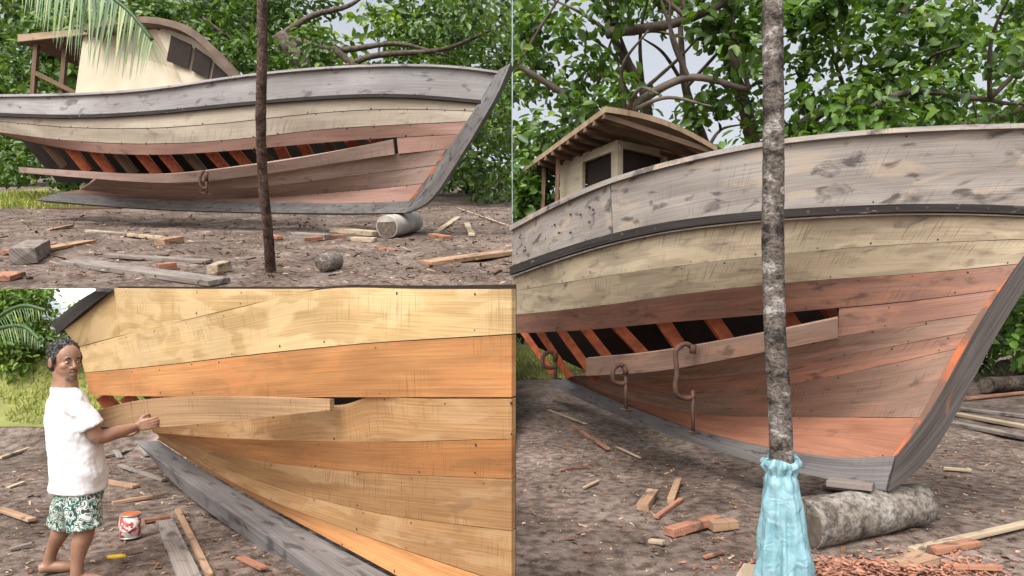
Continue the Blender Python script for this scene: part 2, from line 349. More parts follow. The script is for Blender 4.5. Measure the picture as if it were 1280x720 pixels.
# ---------------------------------------------------------------- BOAT B
def boat_B():
    E=empty('wooden_fishing_boat'); nl=[]
    sheer=[(640.3,287,9.5),(700,256,7.9),(760,230,7.0),(850,204,6.2),(950,183,5.75),(1050,171,5.6),(1150,164,5.5),(1280,160,5.42),(1400,158,5.4)]
    rail=[(640.3,335,9.6),(700,314,8.0),(760,296,7.1),(850,277,6.3),(950,266,5.85),(1050,260,5.7),(1150,257,5.6),(1280,260,5.5),(1325,263,5.48)]
    s1=[(640.3,364,9.8),(760,345,7.25),(860,331,6.35),(960,320,5.95),(1100,307,5.75),(1230,301,5.56),(1298,298,5.5)]
    s2=[(640.3,394,10),(760,381,7.5),(900,362,6.3),(1040,349,5.95),(1160,341,5.75),(1272,330,5.53)]
    gt=[(640.3,417,10.3),(740,412,8.2),(850,402,6.9),(960,393,6.35),(1047,385,6.08),(1160,374,5.8),(1250,362,5.56)]
    strip('bulwark_aft',sheer[:2]+[(762,229.3,6.97)],rail[:2]+[(765,295,7.04)],M_grey,E,n=40,nails=nl,every=0.8,back=.02)
    strip('bulwark',[(763.5,228.8,6.95)]+sheer[3:],[(766.5,294.7,7.02)]+rail[3:],M_grey,E,n=80,nails=nl,every=0.8,back=.02)
    strip('sheer_plank',rail,s1,M_pale,E,n=80,nails=nl,every=.45,back=.02)
    strip('upper_plank',s1,s2,M_pale,E,n=80,nails=nl,every=.45,back=.02)
    strip('waist_plank',s2,gt,M_pink,E,n=80,nails=nl,every=.45,back=0.0)
    up=lambda c,k:[(a,b+k,d) for a,b,d in c]
    strip('rub_rail',up(rail,-2),up(rail,9),M_rail,E,n=80,off=0.04,thick=0.045)
    strip('rub_rail_batten',up(rail,9.5),up(rail,12),M_grey,E,n=80,off=0.02,thick=0.02)
    # bolt heads on the rail
    RP=crs(up(rail,3.5),60); rb=[]
    for i in range(2,59,2):
        t=(RP[i+1]-RP[i-1]).normalized(); nv=t.cross(Vector((0,0,1))).normalized()
        if nv.dot(RP[i]-CAM)>0: nv=-nv
        rb.append((RP[i]+nv*.046,nv,t,random.uniform(.010,.016)))
    mknails('rail_bolts',rb,M_steel,E)
    strip('cap_rail',up(sheer,-5),up(sheer,2),M_grey,E,n=80,off=0.04,thick=0.16)
    for i in range(26):
        a=random.uniform(646,745); yt=float(np.interp(a,[640,700,760],[287,256,230])); yr=float(np.interp(a,[640,700,760],[335,314,296])); d=float(np.interp(a,[640,700,760],[9.5,7.9,7.0]))
        nl.append((S(a,yt+(yr-yt)*random.choice([.3,.38,.6,.68]),d-.03),Vector((-.6,-.8,0)),Vector((0,0,1)),.016))
    s3r=[(1047,421,6.15),(1150,403,5.86),(1233,391,5.58)]
    ledge_t=[(735,447,8.8),(850,434,7.02),(950,416,6.42),(1047,396,6.08)]
    ledge_b=[(735,469,9.0),(850,459,7.12),(950,440,6.48),(1047,421,6.15)]
    strip('clamped_plank',ledge_t,ledge_b,M_pink2,E,n=50,off=0.03,thick=0.045)
    strip('side_plank',[(1049,386,6.08),(1160,374,5.8),(1250,362,5.56)],s3r,M_pink,E,n=40,nails=nl,back=.01)
    s3=ledge_b+[(1150,403,5.86),(1233,391,5.58)]
    s4=[(718,470,12),(800,488,8.9),(900,492,7.3),(1000,478,6.6),(1100,458,6.12),(1205,434,5.62)]
    s5=[(712,471,13),(800,503,9.2),(900,520,7.6),(1000,521,6.9),(1080,522,6.4),(1158,522,5.66)]
    kt=[(705,472,14),(800,512,9.5),(900,546,7.55),(1000,566,6.5),(1080,577,5.9),(1120,570,5.7)]
    kb=[(685,480,15),(800,530,9.5),(900,565,7.5),(1000,592,6.44),(1060,606,5.95),(1108,614,5.7)]
    def midc(a,b,f,n=9):
        A=cr([Vector(p) for p in a],n);B=cr([Vector(p) for p in b],n); return [tuple(p.lerp(q,f)) for p,q in zip(A,B)]
    s34=midc(s3,s4,.52)
    strip('bilge_plank',s3,s34,M_pink2,E,n=70,nails=nl,every=.45,back=.01)
    strip('bilge_plank_low',s34,s4,M_pink,E,n=70,nails=nl,every=.45,back=.02)
    strip('lower_plank',s4,s5,M_pink2,E,n=70,nails=nl,every=.45,back=.02)
    strip('garboard_plank',s5,kt,M_red,E,n=70,nails=nl,back=.02)
    strip('keel',kt,kb,M_keel,E,n=60,off=0.02,thick=0.2)
    si=[(1400,150,5.4),(1345,230,5.47),(1300,293,5.5),(1272,330,5.52),(1250,362,5.55),(1210,428,5.6),(1162,515,5.65),(1118,573,5.7)]
    so=[(1470,120,5.3),(1390,210,5.4),(1325,290,5.45),(1290,345,5.5),(1262,388,5.53),(1222,458,5.6),(1180,540,5.65),(1145,590,5.68)]
    strip('stem',si,so+[(1108,614,5.7)],M_stem,E,n=60,off=0.035,thick=0.22)
    sii=[(a-w_,b,d+.03) for (a,b,d),w_ in zip(si[3:],(4,6,11,9,5))]
    strip('painted_stem_edge',sii,[(a+4,b+2,d) for a,b,d in si[3:]],M_edge,E,n=40,off=0.006,thick=0.01)
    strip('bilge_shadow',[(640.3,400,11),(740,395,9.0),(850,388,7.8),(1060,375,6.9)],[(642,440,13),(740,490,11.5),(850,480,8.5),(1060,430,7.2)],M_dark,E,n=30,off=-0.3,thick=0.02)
    ribs=[(652,418,690,458,11.0,.10),(672,417,712,463,10.2,.10),(698,415,745,466,9.4,.11),(728,413,778,462,8.7,.11),(768,410,815,446,8.1,.12),(826,404,858,438,7.25,.13),(886,399,918,430,6.85,.13),(975,391,1000,412,6.5,.13),(1030,386,1050,402,6.35,.1)]
    for i,(a,b,c,e,d,w) in enumerate(ribs):
        box('rib_%d'%(i+1),S(a,b-6,d+.02),S(c,e+8,d+.15),w,0.09,M_ora,E,up=Vector((0,-1,0.1)),rest=False)
    mknails('nails',nl,M_nail,E)
    def wall(nm,p,q,z0,z1,wins,mat,th=0.05):
        p=Vector(p);q=Vector(q);u=(q-p); L=u.length;u.normalize(); nrm=Vector((u.y,-u.x,0))
        def pc(n2,a,b,c,d,m,o=0,t=th):
            V=[]
            for k in (o,o-t):
                for (s,z) in ((a,c),(b,c),(b,d),(a,d)):
                    V.append(Vector((p.x,p.y,0))+Vector((u.x,u.y,0))*s*L+Vector((nrm.x,nrm.y,0))*k+Vector((0,0,z)))
            uv=[((v-V[0]).length,v.z) for v in V]
            mkobj(n2,V,[(0,1,2,3),(7,6,5,4),(0,4,5,1),(1,5,6,2),(2,6,7,3),(3,7,4,0)],m,E,uv)
        prev=0
        zl=wins[0][2];zh=wins[0][3]
        pc(nm+'_sill',0,1,z0,zl,mat); pc(nm+'_header',0,1,zh,z1,mat)
        for i,(a,b,_,_) in enumerate(wins):
            pc(nm+'_post_%d'%i,prev,a,zl,zh,mat,o=0.003); prev=b
            pc(nm+'_dark_pane_%d'%i,a,b,zl,zh,M_dark,o=-0.08,t=.01)  # dark sheet behind the opening, paints in the unlit cabin interior
        pc(nm+'_post_end',prev,1,zl,zh,mat,o=0.003)
    Nn=(1.38,8.9);Lf=(0.72,10.2);Rt=(2.85,10.0)
    wall('cabin_side',(Lf[0],Lf[1],0),(Nn[0],Nn[1],0),2.7,4.15,[(0.42,0.90,3.50,4.03)],M_cream)
    wall('cabin_front',(Nn[0],Nn[1],0),(Rt[0],Rt[1],0),2.7,4.15,[(0.05,0.48,3.50,4.06),(0.53,0.96,3.50,4.06)],M_cream)
    A=S(757,140,8.2);Bp=S(655,214,10.8);Cp=S(897,190,9.2)
    V=[];Fc=[];n=8
    for k in (0,0.07):
        for i in range(n+1):
            for j in range(n+1):
                s,t=i/n,j/n; P=A+(Bp-A)*s+(Cp-A)*t+Vector((0,0,0.10*math.sin(math.pi*t)+k)); V.append(P)
    m2=(n+1)**2; I=lambda i,j,k:k*m2+i*(n+1)+j
    for i in range(n):
        for j in range(n):
            Fc.append((I(i,j,0),I(i,j+1,0),I(i+1,j+1,0),I(i+1,j,0))); Fc.append((I(i,j,1),I(i+1,j,1),I(i+1,j+1,1),I(i,j+1,1)))
        Fc+= [(I(i,0,0),I(i+1,0,0),I(i+1,0,1),I(i,0,1)),(I(i,n,0),I(i,n,1),I(i+1,n,1),I(i+1,n,0)),(I(0,i,0),I(0,i,1),I(0,i+1,1),I(0,i+1,0)),(I(n,i,0),I(n,i+1,0),I(n,i+1,1),I(n,i,1))]
    mkobj('cabin_roof',V,Fc,M_roof,E,[(v.x,v.y) for v in V])
    for i in range(11):
        s=0.02+i*0.095
        P=A+(Bp-A)*s; Q=P+(Cp-A)*0.95
        box('rafter_%d'%i,P+Vector((0,0,-.03)),Q+Vector((0,0,-.0)),0.05,0.07,M_brown,E,rest=False)
    for (a,b,d) in ((672,205,10.4),(690,190,9.9)):
        box('awning_post_%d'%a,S(a+8,b+2,d),S(a+6,b+62,d),0.06,0.06,M_brown,E,up=Vector((0,1,0)),rest=False)
    return E
boatB=boat_B()
# ---------------------------------------------------------------- BOAT C (close view of the planking)
def boat_C():
    E=empty('wooden_fishing_boat'); nl=[]
    s2=[(106,466,7.1),(200,457,6.0),(320,443,5.05),(450,430,4.3),(639.5,418,3.52)]
    s3=[(112,494,7.1),(200,496,6.0),(300,497,5.2),(415,497,4.55),(530,497,4.0),(639.5,497,3.56)]
    strip('upper_plank',[(98,434,7.15),(200,407,5.9),(300,384,5.1),(398,361,4.62),(520,360.6,4.0),(639.5,360.6,3.5)],s2,C_pale,E,n=90,nails=nl,back=.02)
    strip('sheer_plank',[(80,412,7.1),(105,392,6.8),(142,360.6,6.4)],[(98,434,7.15),(121,427.6,6.85),(150,420,6.5)],C_pale,E,n=24)
    strip('sheer_plank_fore',[(142.2,360.6,6.4),(270,360.6,5.3),(398,360.6,4.62)],[(150.2,420,6.5),(270,391,5.3),(398,361.2,4.62)],C_pale,E,n=50,nails=nl,back=.015)
    strip('waist_plank',s2,s3,C_or,E,n=80,nails=nl,back=0.0)
    strip('rub_rail',[(70,404,7.3),(98,381,6.9),(124,360.6,6.5)],[(80,416,7.2),(106,394,6.8),(143,361.5,6.4)],M_rail,E,n=20,off=0.05,thick=0.06)
    s4=[(192,541,6.6),(300,549,5.45),(450,553,4.5),(639.5,549,3.62)]
    strip('closing_plank',[(185,530,6.5),(300,524,5.4),(400,508,4.68),(434,506,4.5),(447,499,4.42),(530,498.5,4.0),(639.5,498.5,3.56)],s4,C_tan,E,n=120,nails=nl,back=.003)
    s5=[(197,543,7.0),(300,572,5.65),(450,590,4.65),(639.5,599,3.72)]
    s6=[(199,546,7.3),(330,604,5.65),(480,643,4.65),(639.5,664,3.85)]
    s7=[(199,548,7.6),(330,622,5.75),(450,668,4.88),(560,706,4.3),(639.5,732,3.95)]
    kt=[(196,549,7.9),(300,613,6.2),(400,668,5.2),(500,722,4.5),(580,768,4.1)]
    kb=[(165,549,8.3),(250,611,6.3),(350,678,5.1),(430,735,4.4),(500,790,4.0)]
    strip('side_plank',s4,s5,C_or,E,n=70,nails=nl,back=.02)
    strip('bilge_plank',s5,s6,C_tan,E,n=70,nails=nl,back=.02)
    strip('lower_plank',s6,s7,C_tan,E,n=70,nails=nl,back=.02)
    strip('garboard_plank',s7,kt,C_or,E,n=70,nails=nl,back=.02)
    strip('keel',kt,kb,M_keel,E,n=60,off=-0.03,thick=0.15)
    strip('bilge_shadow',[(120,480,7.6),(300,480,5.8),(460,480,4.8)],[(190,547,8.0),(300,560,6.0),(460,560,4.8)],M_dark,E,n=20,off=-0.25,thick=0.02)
    for i,(a,b,c,e,d) in enumerate([(128,494,150,520,7.2),(158,495,182,528,6.8),(195,496,214,530,6.3)]):
        box('rib_%d'%i,S(a,b,d),S(c,e,d+.1),0.12,0.09,M_ora,E,up=Vector((0,-1,0.1)),rest=False)
    strip('held_board',[(124,513,4.94),(150,504,4.92),(200,497.5,4.91),(300,496,4.85),(415,499,4.47)],[(126,533,4.94),(160,535,4.925),(210,533,4.91),(310,523,4.85),(415,512,4.47)],C_held,E,n=40,off=0.02,thick=0.04,shrink=0)
    mknails('nails',nl,M_nail,E); return E
boat_C()
# ---------------------------------------------------------------- BOAT A
def scaled(nm,*a,**k): return wood(nm,*a,sc=0.42,**k)
M_greyA=scaled('weathered_bulwark_far',(0.28,0.265,0.262),(0.40,0.385,0.38),stain=(0.09,0.08,0.08),st=0.58,saw=0.3)
M_paleA=scaled('pale_plank_far',(0.41,0.35,0.275),(0.52,0.46,0.37),stain=(0.2,0.15,0.12),st=0.63,saw=0.6)
M_pinkA=scaled('pink_plank_far',(0.31,0.18,0.145),(0.40,0.25,0.20),stain=(0.2,0.12,0.1),st=0.62,saw=0.4)
M_tanA=scaled('tan_plank_far',(0.255,0.175,0.145),(0.355,0.26,0.215),stain=(0.15,0.10,0.09),st=0.60,saw=0.5)
M_creamA=simple('cabin_paint',(0.52,0.45,0.34),(0.43,0.37,0.27),scale=1.2,rough=.6,bump=.05)
M_roofD=simple('cabin_roof_wood',(0.16,0.11,0.08),(0.10,0.07,0.05),scale=3)
def boat_A():
    E=empty('wooden_fishing_boat'); nl=[]
    sheer=[(-20,121,26),(100,119,24),(200,112,22.5),(300,97,21.5),(400,87,21),(500,83,20.8),(600,88,20.8),(622,92,20.9)]
    rail=[(-20,141,26),(100,144,24),(200,139,22.6),(300,129,21.6),(400,121,21.1),(500,118,20.9),(601,126,20.95)]
    s1=[(-20,150,26.1),(100,160,24.1),(200,160,22.7),(300,152,21.7),(400,141,21.2),(500,136,21),(592,139,20.98)]
    s2=[(-20,163,26.3),(100,177,24.3),(200,180,22.9),(300,174,21.9),(400,162,21.4),(500,156,21.1),(583,152,21)]
    gt=[(0,168,26.5),(50,180,25.6),(100,189,24.6),(200,194,23.1),(300,188,22.1),(400,179,21.6),(492,172,21.3),(573,168,21.05)]
    kw=dict(n=70,nails=nl,nail_r=.026,every=1.0,thick=.09,shrink=.012,back=.06)
    up=lambda c,q:[(a,b+q,d) for a,b,d in c]
    strip('bulwark',sheer,rail,M_greyA,E,**kw); strip('sheer_plank',rail,s1,M_paleA,E,**kw); strip('upper_plank',s1,s2,M_paleA,E,**kw)
    kw['back']=.001
    strip('waist_plank',s2,gt,M_pinkA,E,**kw)
    strip('rub_rail',rail,up(rail,4.5),M_rail,E,n=70,off=.1,thick=.1); strip('cap_rail',up(sheer,-2),up(sheer,1),M_greyA,E,n=70,off=.1,thick=.4)
    lt=[(25,209,25),(120,215,24.3),(210,217,23.35),(300,207,22.4),(400,192,21.7),(492,174,21.3)]
    lb=[(28,216,25),(120,224,24.3),(220,228,23.4),(320,218,22.5),(420,203,21.8),(494,193,21.4)]
    strip('clamped_plank',lt,lb,M_tanA,E,n=60,off=.08,thick=.1)
    strip('side_plank',[(496,172,21.3),(573,168,21.05)],[(498,192.5,21.4),(561,186,21.2)],M_pinkA,E,n=20,back=.02)
    s3=[(120,224,24.5),(220,228,23.5),(320,218,22.6),(420,203,21.9),(500,192,21.45),(561,186,21.2)]
    s4=[(112,230,26),(200,237,24.3),(300,236,23.2),(400,225,22.3),(480,215,21.8),(548,206,21.35)]
    s5=[(100,237,27),(200,246,25),(300,248,23.9),(400,242,22.9),(470,236,22.2),(533,229,21.5)]
    kt=[(75,241,27.5),(200,249,25.3),(350,253,23.2),(450,254,22.3),(515,251,21.7)]
    kb=[(45,250,28),(200,262,25.3),(350,266,23.2),(450,267,22.3),(508,266,21.8)]
    kw['back']=.06
    strip('bilge_plank',s3,s4,M_tanA,E,**kw); strip('lower_plank',s4,s5,M_tanA,E,**kw); strip('garboard_plank',s5,kt,M_pinkA,E,**kw)
    strip('keel',kt,kb,M_keel,E,n=50,off=.05,thick=.4)
    si=[(622,90,20.9),(601,126,20.95),(583,153,21),(573,168,21.05),(561,186,21.2),(548,206,21.35),(533,229,21.5),(515,251,21.7)]
    so=[(639,80,20.8),(623,118,20.9),(603,152,20.95),(585,182,21.1),(566,212,21.3),(548,240,21.5),(532,258,21.65),(508,266,21.8)]
    strip('stem',si,so,M_keel,E,n=40,off=.08,thick=.45)
    strip('painted_stem_edge',[(a-4,b,d) for a,b,d in si[4:]],[(a+1,b+1,d) for a,b,d in si[4:]],M_edge,E,n=20,off=.02,thick=.02)
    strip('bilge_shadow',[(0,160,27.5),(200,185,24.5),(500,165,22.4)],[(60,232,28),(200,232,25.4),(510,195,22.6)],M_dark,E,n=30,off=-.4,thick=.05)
    for i in range(15):
        a=60+i*29; f=i/14; 
        yt=float(np.interp(a,[0,50,100,200,300,400,492],[168,180,189,194,188,179,172])); yb=float(np.interp(a,[40,100,200,300,400,492],[200,212,216,207,192,174])); d=float(np.interp(a,[0,100,200,300,400,492],[27,25,23.5,22.5,22,21.7]))
        box('rib_%d'%i,S(a-2,yt-3,d),S(a+(22 if a<330 else 10),yb+4,d+.4),.32,.25,M_ora if i%3 else M_brown,E,up=Vector((0,-1,.1)),rest=False)
    mknails('nails',nl,M_nail,E)
    prism('cabin_side',[(93,125,24.5),(104,46,24.5),(196,36,23.2),(250,98,23.0),(250,125,23.0)],.15,M_creamA,E)
    prism('cabin_front',[(196,40,23.15),(204,34,23.1),(252,52,22.95),(296,96,23.0),(296,118,23.0),(236,118,23.0)],.1,M_creamA,E)
    for i,q in enumerate([[(208,76),(214,44),(240,56),(235,85)],[(239,88),(244,59),(264,73),(260,98)],[(264,99),(268,78),(286,95),(285,103)]]):
        prism('cabin_window_%d'%i,[(a,b,22.9) for a,b in q],.03,M_dark,E)
    rt=[(108,32,23.6),(150,24,23.3),(205,24,22.8),(240,34,22.7),(272,62,22.7),(300,95,22.8)]
    strip('cabin_roof',rt,[(a-(2 if a<210 else 5),b+8,d) for a,b,d in rt],M_roofD,E,n=40,off=.1,thick=1.2)
    prism('awning_roof',[(24,44,25.5),(112,36,24.3),(116,50,24.5),(100,84,27),(24,53,25.6)],.12,M_brown,E)
    prism('awning_fascia',[(22,43,25.3),(114,35,24.1),(116,42,24.1),(22,52,25.3)],.1,M_roof,E)
    for a,b in ((46,56),(82,60)): box('awning_post_%d'%a,S(a,b,25.4),S(a-5,122,25.2),.16,.16,M_brown,E,up=Vector((0,1,0)),rest=False)
    box('awning_rail',S(46,92,25.2),S(96,117,25.0),.16,.16,M_brown,E,up=Vector((0,1,0)),rest=False)
    return E
boat_A()
# ---------------------------------------------------------------- clamps
def clamp(px,y0,y1,d,w,r,rod):
    E=empty('g_clamp')
    tube([S(px+w,y0+4,d),S(px+w*.6,y0,d-.02),S(px+1,y0+5,d-.05),S(px,(y0+y1)/2,d-.06),S(px+1,y1-4,d-.05),S(px+w*.6,y1,d-.02),S(px+w*1.1,y1-2,d)],[r]*7,8,'frame',M_steel,E,n=24)
    tube([S(px+w,y1-10,d-.01),S(px+w*1.02,y1+rod,d-.01)],[r*.7,r*.7],8,'screw',M_steel,E)
    tube([S(px+w-7,y1+rod-3,d-.04),S(px+w+8,y1+rod,d-.0)],[r*.4,r*.4],6,'tommy_bar',M_steel,E)
    tube([S(px+w,y0+1,d-.01),S(px+w,y0+12,d-.01)],[r*1.4,r*1.2],8,'jaw',M_steel,E)
clamp(846,430,498,6.8,20,.026,44); clamp(766,456,480,7.9,16,.028,34); clamp(678,440,460,10,16,.03,14)
clamp(250,214,236,22.6,8,.05,8)
# ---------------------------------------------------------------- poles
def barkmat(name,a,b2,c,s,hs=1.0):
    m,nt,b=newmat(name); L=nt.links; tc=N(nt,'ShaderNodeTexCoord'); 
    mp=N(nt,'ShaderNodeMapping'); mp.inputs['Scale'].default_value=(1,1,hs); L.new(tc.outputs['Object'],mp.inputs[0])
    n=N(nt,'ShaderNodeTexNoise',Scale=s,Detail=9,Distortion=.3,Roughness=.65); L.new(mp.outputs[0],n.inputs['Vector'])
    n2=N(nt,'ShaderNodeTexNoise',Scale=s*6,Detail=8,Roughness=.7); L.new(mp.outputs[0],n2.inputs['Vector'])
    c1=ramp(nt,n.outputs[0],[(.40,a),(.48,b2),(.54,b2),(.62,c)]).outputs[0]
    c1=mix(nt,1.0,c1,ramp(nt,n2.outputs[0],[(.38,(.35,.35,.35)),(.58,(1.1,1.1,1.1))]).outputs[0],'MULTIPLY')
    L.new(c1,b.inputs['Base Color']); b.inputs['Roughness'].default_value=.95; b.inputs['Specular IOR Level'].default_value=.1
    bp=N(nt,'ShaderNodeBump',Strength=1.0,Distance=.02); L.new(n2.outputs[0],bp.inputs['Height']); L.new(bp.outputs[0],b.inputs['Normal']); return m
M_poleB=barkmat('pole_bark',(.05,.043,.038),(.17,.145,.125),(.44,.41,.38),6,1.5)
M_poleA=barkmat('pole_bark_brown',(.06,.04,.035),(.13,.085,.07),(.2,.14,.12),4)
E=empty('wooden_post')
tube([S(965,-60,4.35),S(966,60,4.37),S(967,180,4.4),S(966,300,4.42),S(969,420,4.45),S(975,520,4.48),S(978,600,4.5),S(984,740,4.5)],[.060,.064,.066,.070,.068,.073,.077,.085],20,'pole',M_poleB,E,n=120,jit=.03)
M_bag,nt,b=newmat('blue_plastic'); b.inputs['Roughness'].default_value=.38
n_=N(nt,'ShaderNodeTexNoise',Scale=9,Detail=5,Distortion=1.5); tc_=N(nt,'ShaderNodeTexCoord'); nt.links.new(tc_.outputs['Object'],n_.inputs['Vector'])
nt.links.new(ramp(nt,n_.outputs[0],[(.3,(.24,.46,.53)),(.7,(.38,.60,.66))]).outputs[0],b.inputs['Base Color'])
bp_=N(nt,'ShaderNodeBump',Strength=.6,Distance=.03); nt.links.new(n_.outputs[0],bp_.inputs['Height']); nt.links.new(bp_.outputs[0],b.inputs['Normal'])
tb=nt.nodes.new('ShaderNodeBsdfTranslucent'); tb.inputs[0].default_value=(.45,.72,.78,1); mb=nt.nodes.new('ShaderNodeMixShader'); mb.inputs[0].default_value=.35
nt.links.new(b.outputs[0],mb.inputs[1]); nt.links.new(tb.outputs[0],mb.inputs[2]); nt.links.new(mb.outputs[0],nt.nodes['Material Output'].inputs[0])
V=[];Fc=[];nr=40;ns_=96
prof=[(572,.098),(580,.118),(590,.088),(600,.108),(625,.125),(660,.140),(695,.155),(725,.17),(760,.18)]
for i in range(nr):
    py=572+(752-572)*i/(nr-1); r=float(np.interp(py,[p[0] for p in prof],[p[1] for p in prof])); f=min(1,max(.12,(py-590)/90))
    c=S(float(np.interp(py,[572,600,740],[976,976,982])),py,4.5)
    for k in range(ns_):
        a=2*math.pi*k/ns_
        w=1+f*(.14*math.sin(4*a+py*.010)+.11*math.sin(9*a+1.3-py*.02)+.08*math.sin(17*a+py*.05))+.12*noise.noise(Vector((math.cos(a)*2,math.sin(a)*2,py*.05)))
        if py<592: w=1+.12*math.sin(9*a+py*.3)+.08*math.sin(17*a)+.1*noise.noise(Vector((math.cos(a)*3,math.sin(a)*3,py*.1)))
        top_j=(.03*noise.noise(Vector((math.cos(a)*1.5,math.sin(a)*1.5,9)))) if i==0 else 0
        V.append(c+Vector((math.cos(a)*r*w,math.sin(a)*r*w,top_j)))
for i in range(nr-1):
    for k in range(ns_): Fc.append((i*ns_+k,i*ns_+(k+1)%ns_,(i+1)*ns_+(k+1)%ns_,(i+1)*ns_+k))
mkobj('plastic_bag',V,Fc,M_bag,E,smooth=True)
E=empty('wooden_post')
pb=GA(338,338)
tube([S(327,-25,12.6),S(328,60,12.9),S(326,150,13.4),S(329,230,14.0),S(335,290,14.5),pb+UPA*-.1],[.085,.095,.10,.10,.105,.12],12,'pole',M_poleA,E,n=50,jit=.06)
# ---------------------------------------------------------------- logs
def log(name,a,b,ra,rb,mat,seg=28):
    a=Vector(a);b=Vector(b);E=empty(name)
    V,Fc=tube([a.lerp(b,i/14)+Vector((0,0,.004*math.sin(i*1.3))) for i in range(15)],[ra+(rb-ra)*i/14 for i in range(15)],seg,jit=.012)
    o=mkobj('trunk',V,Fc,mat,E)
    for p in o.data.polygons: p.use_smooth=len(p.vertices)==4
    t=(b-a).normalized()
    for nm,P,r,s in (('cut_face',a,ra,-1),('cut_face_far',b,rb,1)):
        up=t.cross(Vector((0,0,1))).normalized();w=t.cross(up)
        mkobj(nm,[P+t*s*.004+up*math.cos(k/24*6.283)*r*.93+w*math.sin(k/24*6.283)*r*.93 for k in range(24)],[tuple(range(24))],M_cut,E)
M_log=barkmat('log_bark',(.15,.125,.105),(.26,.23,.20),(.38,.35,.31),3)
M_brownlog=barkmat('old_log_bark',(.03,.025,.02),(.07,.055,.045),(.13,.11,.09),3)
M_cut=simple('cut_wood',(.07,.055,.045),(.16,.13,.10),scale=12,rough=.9)
log('log',S(1004,655,5.45),S(1150,629,5.95),.205,.175,M_log)
box('keel_wedge',S(1035,606,5.85),S(1092,612,5.65),.16,.05,M_scrap[1])
log('log',GA(484,298)+UPA*.36,GA(518,290)+UPA*.36,.36,.34,simple('pale_log',(.5,.47,.43),(.35,.32,.29),scale=3))
log('log',GA(403,340)+UPA*.2,GA(421,336)+UPA*.2,.2,.2,M_log)
log('log',G(1232,492)+Vector((0,0,.2)),G(1330,486)+Vector((0,0,.2)),.2,.2,M_brownlog)
log('log',G(1256,478)+Vector((0,0,.35)),G(1340,474)+Vector((0,0,.35)),.3,.3,M_brownlog)
box('keel_block',GA(60,262),GA(150,262),.5,.12,M_brown,up=UPA)
# ---------------------------------------------------------------- scrap timber
def ground_board(p,q,w,h,m,A=False,name='timber_offcut',lift=.01):
    g=GA if A else G; u=UPA if A else UPZ
    return box(name,g(*p)+u*lift,g(*q)+u*(lift+.01),w,h,M_scrap[m],up=u,jit=h*.08)
for p,q,w,h,m in [((803,640),(816,622),.11,.07,0),((838,632),(848,606),.07,.06,0),((820,650),(852,628),.05,.03,2),((836,672),(896,656),.10,.07,2),((888,664),(920,662),.11,.07,0),((812,680),(830,684),.06,.03,3),
    ((686,514),(732,532),.06,.02,3),((716,534),(760,564),.06,.03,2),((1030,610),(1085,618),.12,.04,1),((1140,692),(1300,656),.07,.035,3),((1165,694),(1220,686),.09,.05,2),((1118,716),(1160,706),.16,.06,0),((960,690),(950,705),.10,.05,1),
    ((1196,520),(1330,546),.20,.05,3),((1190,532),(1330,560),.2,.06,1),((1200,513),(1320,528),.2,.05,1),((1225,470),(1330,474),.3,.08,1),((1230,462),(1330,458),.3,.08,3),((940,715),(930,735),.12,.05,3),((700,590),(740,583),.03,.02,2),((770,560),(800,575),.03,.02,3),
    ((1210,440),(1330,446),.3,.1,1),((1205,500),(1290,492),.12,.05,2),((1180,588),(1215,592),.05,.03,3),((730,612),(748,604),.04,.02,3),((880,700),(905,694),.04,.02,2),((1190,712),(1250,716),.05,.03,2)]:
    ground_board(p,q,w,h,m)
for p,q,w,h,m in [((222,640),(262,724),.05,.025,0),((206,655),(240,735),.14,.03,1),((165,545),(186,572),.10,.03,1),((140,556),(150,575),.07,.02,1),((130,604),(170,612),.08,.03,0),((150,584),(205,604),.06,.03,1),((70,600),(110,585),.06,.03,3),((0,640),(40,655),.07,.03,0),((180,655),(212,650),.06,.03,2),((0,575),(46,560),.05,.03,3),((300,700),(330,716),.06,.02,2),((120,575),(185,560),.05,.02,1),((10,612),(30,606),.05,.02,3),((140,632),(205,622),.05,.03,0),((12,690),(40,684),.04,.02,1),((196,580),(215,600),.05,.02,0)]:
    ground_board(p,q,w,h,m)
for p,q,w,h,m in [((88,330),(275,357),.5,.1,1),((135,322),(262,330),.25,.08,1),((15,318),(58,309),.6,.1,2),((30,330),(50,316),.5,.35,1),((45,316),(112,304),.45,.08,0),((110,291),(205,300),.18,.1,3),((112,294),(160,296),.2,.1,1),((200,308),(224,304),.35,.2,0),((266,344),(284,338),.25,.2,3),((198,339),(220,337),.25,.15,2),((532,332),(640,318),.45,.1,0),((545,292),(573,273),.22,.06,3),((562,234),(620,255),.2,.1,1),((570,232),(600,240),.2,.1,3),((365,297),(410,300),.3,.15,1),((415,290),(470,296),.3,.15,3),((540,296),(560,300),.3,.1,2),((583,281),(590,296),.2,.08,3),((380,302),(430,298),.15,.1,2),((0,352),(20,346),.4,.1,2),((440,302),(470,303),.25,.12,3),((570,260),(640,285),.06,.04,3),((330,296),(350,300),.2,.1,2),((470,310),(500,316),.1,.06,2),((60,290),(90,284),.15,.08,0)]:
    ground_board(p,q,w,h,m,A=True)
def chips(name,pts,size,mat,up=UPZ):
    V=[];Fc=[]
    for P,s in pts:
        a=random.uniform(0,6.28); u=Vector((math.cos(a),math.sin(a),random.uniform(-.35,.35)))*size*s*random.uniform(.5,1.6); w=Vector((-math.sin(a),math.cos(a),random.uniform(-.6,.6)))*size*s*random.uniform(.2,.5)
        k=len(V); c=P+up*random.uniform(.004,.02)*max(1,size*s*20); V+=[c-u-w,c+u-w*.8,c+u*1.1+w,c-u*.9+w+up*size*.2]; Fc.append((k,k+1,k+2,k+3))
    return mkobj(name,V,Fc,mat)
gp=lambda x,y:Vector((x,y,hgt(x,y)))
